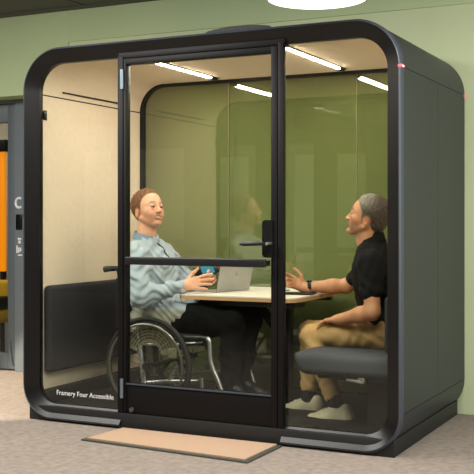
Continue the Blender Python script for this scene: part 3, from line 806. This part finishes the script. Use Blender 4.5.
collar(mL, 'shirt', .530, .510, 1.090, .064, .030, -.2, '#7f93a6', gap=.20)
def on_surf(tree, pts, d, off=.002):
    out = []
    for p in pts:
        hit = tree.ray_cast(Vector(p), Vector(d).normalized())
        if hit[0] is not None: out.append(hit[0]-Vector(d).normalized()*off)
    return out
def seam(tree, name, pts, d, r, m, parent, **kw):
    q = on_surf(tree, pts, d)
    if len(q) > 2: MB().tube(q, r, 8).build(name, m, parent, **kw)
seam(trL, 'placket', [(1.1, .49, z) for z in np.linspace(1.05, .965, 4)], (-1, 0, 0), .0038, 'polo', shL, label='dark open placket')
seam(trL, 'pocket_zip', [(.75+.02*t, -.2, .885-.055*t) for t in np.linspace(0, 1, 8)], (0, 1, 0), .0028, 'polo', shL)
tp = chain([(.62, .44, .58), (.95, .42, .60), (1.18, .42, .585)], [.105, .088, .068], .04)+chain([(1.18, .42, .585), (1.165, .43, .38), (1.16, .43, .16)], [.068, .064, .052], .03)
tp += chain([(.62, .60, .58), (.95, .62, .61), (1.20, .63, .60)], [.105, .088, .068], .04)+chain([(1.20, .63, .60), (1.16, .62, .38), (1.13, .62, .16)], [.068, .062, .052], .03)
body('trousers', tp, .006, 'black_tr', mL, noise=folds(.005, .9, 2), label='black trousers')
def shoe(parent, heel, toe, z, m, msole, name='shoe', w=.046, tilt=0, label=None):
    h = np.array([*heel, z]); t = np.array([*toe, z]); d = t-h; L = np.linalg.norm(d); d /= L; u = V(0, 0, 1); q = np.cross(u, d)
    g = lambda f, s, zz: h+d*f*L+q*s+u*zz
    p = [cone(g(.13, 0, .050), g(.55, 0, .042), w*.82, w*.85, .03), cone(g(.55, .0, .036), g(.84, .0, .030), w*.86, w*.76, .03),
         cone(g(.16, 0, .078), g(.34, 0, .084), w*.74, w*.70, .02), cone(g(.34, 0, .084), g(.64, 0, .052), w*.68, w*.6, .03), cone(g(.11, 0, .075), g(.13, 0, .105), w*.62, w*.58, .02)]
    o, tr = body(name, p, .004, m, parent, clip=lambda X, Y, Z: (z+.014-Z)+0*X+0*Y)
    pts = []
    for i in range(28):
        a = 2*PI*i/28; f = .5+.5*math.cos(a); s = math.sin(a)*w*(.86+.1*math.sin(f*PI)); pts.append(tuple(g(-.01+f*1.0, s, 0)))
    mb = MB(); mb.disc_ext(pts, (0, 0, .022)); mb.build('sole', msole, o, smooth=50)
    if m == 'shoe':
        for i in range(4):
            f = .40+.08*i; a = on_surf(tr, [tuple(g(f, s, .2)) for s in np.linspace(-.024, .024, 7)], (0, 0, -1), .001)
            if len(a) > 2: MB().tube(a, .003, 6).build('lace', 'white', o)
    return o
shoe(mL, (1.12, .43), (1.37, .42), .110, 'bshoe', 'rubber'); shoe(mL, (1.09, .62), (1.34, .63), .110, 'bshoe', 'rubber')
# phone in his hands
ph = root('smartphone', (.99, .57, .84), 'dark smartphone with teal screen held up by the man in the wheelchair', 'phone')
RP = Matrix.Rotation(math.radians(22), 3, 'Z') @ Matrix.Rotation(math.radians(-12), 3, 'X') @ Matrix.Rotation(math.radians(70), 3, 'Y')
PC = Vector((.937, .553, .886))
MB().box(-.038, .038, -.004, .004, -.075, .075, .003, R=RP, at=PC).build('case', 'blackp', ph)
MB().box(-.030, .030, -.0052, -.0035, -.030, .045, R=RP, at=PC).build('screen', 'teal', ph, smooth=0)

# ---- man on the bench
mR = root('seated_person', (2.03, .6, .48), 'grey-haired man in black polo and khaki trousers seated on the bench', 'person')
HR = Head((1.948, .61, 1.196), math.radians(180+9), math.radians(15), k=1.07)
nb = (1.975, .62, 1.04)
sN, eN, wN = (2.03, .425, .955), (2.06, .365, .69), (1.845, .43, .635)
sF, eF, wF = (1.945, .80, .955), (1.755, .80, .80), (1.520, .70, .788)
handN = hand(wN, (-.95, .28, -.10), (.1, 0, -1), 1, [(.25, .35, .2), (.3, .4, .25), (.35, .4, .25), (.4, .4, .3)], [(.5, .8, .2), (.8, .5, .3), (.9, .3, .3)], k=.98, wr=.027)
handF = hand(wF, (-.85, -.1, .38), (-.2, -.95, .15), -1, [(.5, .7, .5), (.8, .9, .6), (1.0, 1.0, .6), (1.1, 1.0, .6)], [(.5, .8, .1), (.85, .5, .1), (.95, .25, .1)], k=.95, wr=.027)
prR = HR.prims(0)+[HR.co((-.020, 0, -.045), (-.025, 0, -.11), .052, .053, .02), cone(HR.w(-.025, 0, -.11), nb, .053, .062, .03),
      cone((1.985, .52, .98), (1.965, .70, .98), .05, .05, .05), cone((2.06, .62, .60), (2.02, .62, .86), .11, .10, .06)]
prR += chain([sN, eN], [.050, .044])+chain([eN, tuple(np.array(eN)*.65+np.array(wN)*.35), wN], [.043, .044, .028], .02)
prR += chain([sF, eF], [.050, .042])+chain([eF, tuple(np.array(eF)*.65+np.array(wF)*.35), wF], [.042, .043, .027], .02)
nK, nA, fK, fA = (1.635, .50, .532), (1.835, .42, .15), (1.560, .70, .525), (1.590, .60, .14)
prR += chain([(2.03, .53, .56), nK, nA], [.07, .05, .034])+chain([(2.03, .70, .56), fK, fA], [.07, .05, .034])
prR += handN+handF
LR = ([-.12, -.08, -.045, -.02, .004, .018, .026, .04, .06, .075, .10], [-.060, -.062, -.050, -.01, -.025, -.025, .030, .052, .078, .092, .12])
cR = skin_color(HR, '#c98d68', '#9c5a48', '#3f322a', '#7a5c49', .55, '#5e5349', LR)
body('body', prR, .0036, 'skin', mR, color=cR)
head_extras(HR, mR, False, -.1)
def chair_(vs):
    L = HR.loc(vs); t = np.clip((L[:, 2]-.035)/.05, 0, 1)*np.clip((L[:, 0]+.05)/.1, 0, 1); t = t[:, None]
    return np.array(lin('#4a4038'))*(1-t)+np.array(lin('#8d867c'))*t
hair(HR, mR, 'hairR', LR, .0050, .012, color=chair_, seed=4, amp=.0030)
sp = [cone((2.06, .57, .60), (2.06, .67, .60), .125, .125, .05), cone((2.02, .56, .82), (2.0, .68, .82), .125, .125, .06), cone((2.01, .53, .91), (1.98, .70, .91), .112, .112, .06),
      cone((2.06, .62, .62), (2.0, .62, .90), .14, .13, .06), cone((1.99, .56, .985), (1.97, .68, .985), .064, .064, .06), cone((1.985, .615, 1.00), (1.995, .612, 1.075), .075, .055, .04),
      cone((2.02, .45, .955), (1.975, .60, 1.0), .060, .062, .05), cone((1.95, .78, .955), (1.975, .62, 1.0), .060, .062, .05)]
mix = lambda a, b, t: tuple(np.array(a)*(1-t)+np.array(b)*t)
sp += [cone(sN, mix(sN, eN, .56), .070, .066, .03), cone(sF, mix(sF, eF, .72), .064, .056, .03)]
pR, trR = body('polo_shirt', sp, .005, 'polo', mR, noise=folds(.005, 1, 3), label='black short sleeved polo shirt')
collar(mR, 'polo', 1.972, .612, 1.088, .062, .062, PI+.19, gap=.25)
tp = chain([(2.05, .54, .565), mix((2.05, .54, .565), nK, .5), (1.65, .50, .530)], [.115, .080, .062], .04)+chain([(1.65, .50, .530), mix(nK, nA, .5), mix(nK, nA, .84)], [.062, .055, .050], .025)
tp += chain([(2.05, .69, .565), mix((2.05, .69, .565), fK, .5), fK], [.115, .082, .066], .04)+chain([fK, mix(fK, fA, .5), mix(fK, fA, .82)], [.065, .055, .050], .025)
def lowfold(X, Y, Z): return folds(.0045, 1.0, 5)(X, Y, Z)*(.5+.5*(Z > .4))+.0018*np.sin(Z*120+6*np.sin(X*20))*(Z < .40)
body('trousers', tp, .005, 'khaki', mR, noise=lowfold, label='khaki trousers with rolled cuffs')
for K, A in ((nK, nA), (fK, fA)):
    body('sock', chain([mix(K, A, .78), A, (A[0]+.01, A[1], .095)], [.044, .042, .044], .01), .005, 'sock', mR)
shoe(mR, (1.925, .415), (1.655, .400), .032, 'shoe', 'sole', w=.056); shoe(mR, (1.675, .60), (1.41, .60), .032, 'shoe', 'sole', w=.056)
mb = MB(); bm = bmesh.new(); bmesh.ops.create_icosphere(bm, subdivisions=2, radius=.005); mb.bm(bm, at=HR.w(-.004, .082, -.040)); mb.build('earring', 'steel', mR)
wt = root('wristwatch', tuple(mix(wF, eF, .13)), 'black wristwatch on the wrist of the man in the polo shirt', 'watch')
c = Vector(mix(wF, eF, .12)); ax = (Vector(wF)-Vector(eF)).normalized()
mb = MB(); mb.ring(c, ax, .0325, .005, 28, 8); mb.ring(c+ax*.007, ax, .0320, .0045, 28, 8); mb.ring(c-ax*.007, ax, .0330, .0045, 28, 8); mb.build('strap', 'blackp', wt)
d = Vector((0, .1, 1)); d = (d-ax*d.dot(ax)).normalized()
mb = MB(); mb.cyl(c+d*.030, c+d*.041, .017, 20); mb.build('watch_case', 'screen', wt)

# ================================================================== LIGHT
def area(name, loc, rot, sx, sy, e, col):
    l = bpy.data.lights.new(name, 'AREA'); l.shape = 'RECTANGLE'; l.size = sx; l.size_y = sy; l.energy = e; l.color = col
    o = bpy.data.objects.new(name, l); o.location = loc; o.rotation_euler = rot; COL.objects.link(o); return o
area('ceiling_lamp_light', (3.2, -1.45, 2.66), (math.radians(10), 0, 0), 2.6, 1.3, 165, (1, .96, .90))
area('ceiling_lamp_light', (-.6, -1.45, 2.66), (math.radians(10), 0, 0), 3.2, 1.3, 165, (1, .96, .90))
area('window_light', (7.6, -1.0, 1.5), (0, PI/2, 0), 2.2, 4.0, 120, (.92, .96, 1))  # added fill from the right, brightens the dark side of the pod
area('room_lamp_light', (-3.5, 2.3, 2.5), (0, 0, 0), 2.0, 1.0, 50, (1, .9, .75))
for x in (.722, 1.622):
    area('pod_strip_light', (x, .61, 2.12), (0, 0, 0), .03, .8, 6, (1, .94, .86))
l = bpy.data.lights.new('spot_lamp_light', 'SPOT'); l.energy = 1500; l.color = (1, .84, .66); l.spot_size = math.radians(34); l.spot_blend = .12; l.shadow_soft_size = .05
o = bpy.data.objects.new('spot_lamp_light', l); COL.objects.link(o); o.location = (-2.6, -.9, 2.7)
o.rotation_euler = (Vector((-1.0, .45, 0))-Vector(o.location)).to_track_quat('-Z', 'Y').to_euler()
w = bpy.data.worlds.new('world'); S.world = w; w.use_nodes = True
w.node_tree.nodes['Background'].inputs[0].default_value = (.9, .95, 1, 1); w.node_tree.nodes['Background'].inputs[1].default_value = .3

# ================================================================== CAMERA
cam = bpy.data.cameras.new('camera'); co = bpy.data.objects.new('camera', cam); COL.objects.link(co)
co.location = (3.83, -4.86, 1.18); co.rotation_euler = (PI/2, 0, math.radians(26.386))
cam.sensor_width = 36; cam.lens = 1005/474*36; cam.shift_y = -15/474; cam.clip_start = .05
S.camera = co
S.view_settings.view_transform = 'Standard'; S.view_settings.look = 'None'; S.view_settings.gamma = 1; S.view_settings.use_curve_mapping = False
S.view_settings.exposure = 0
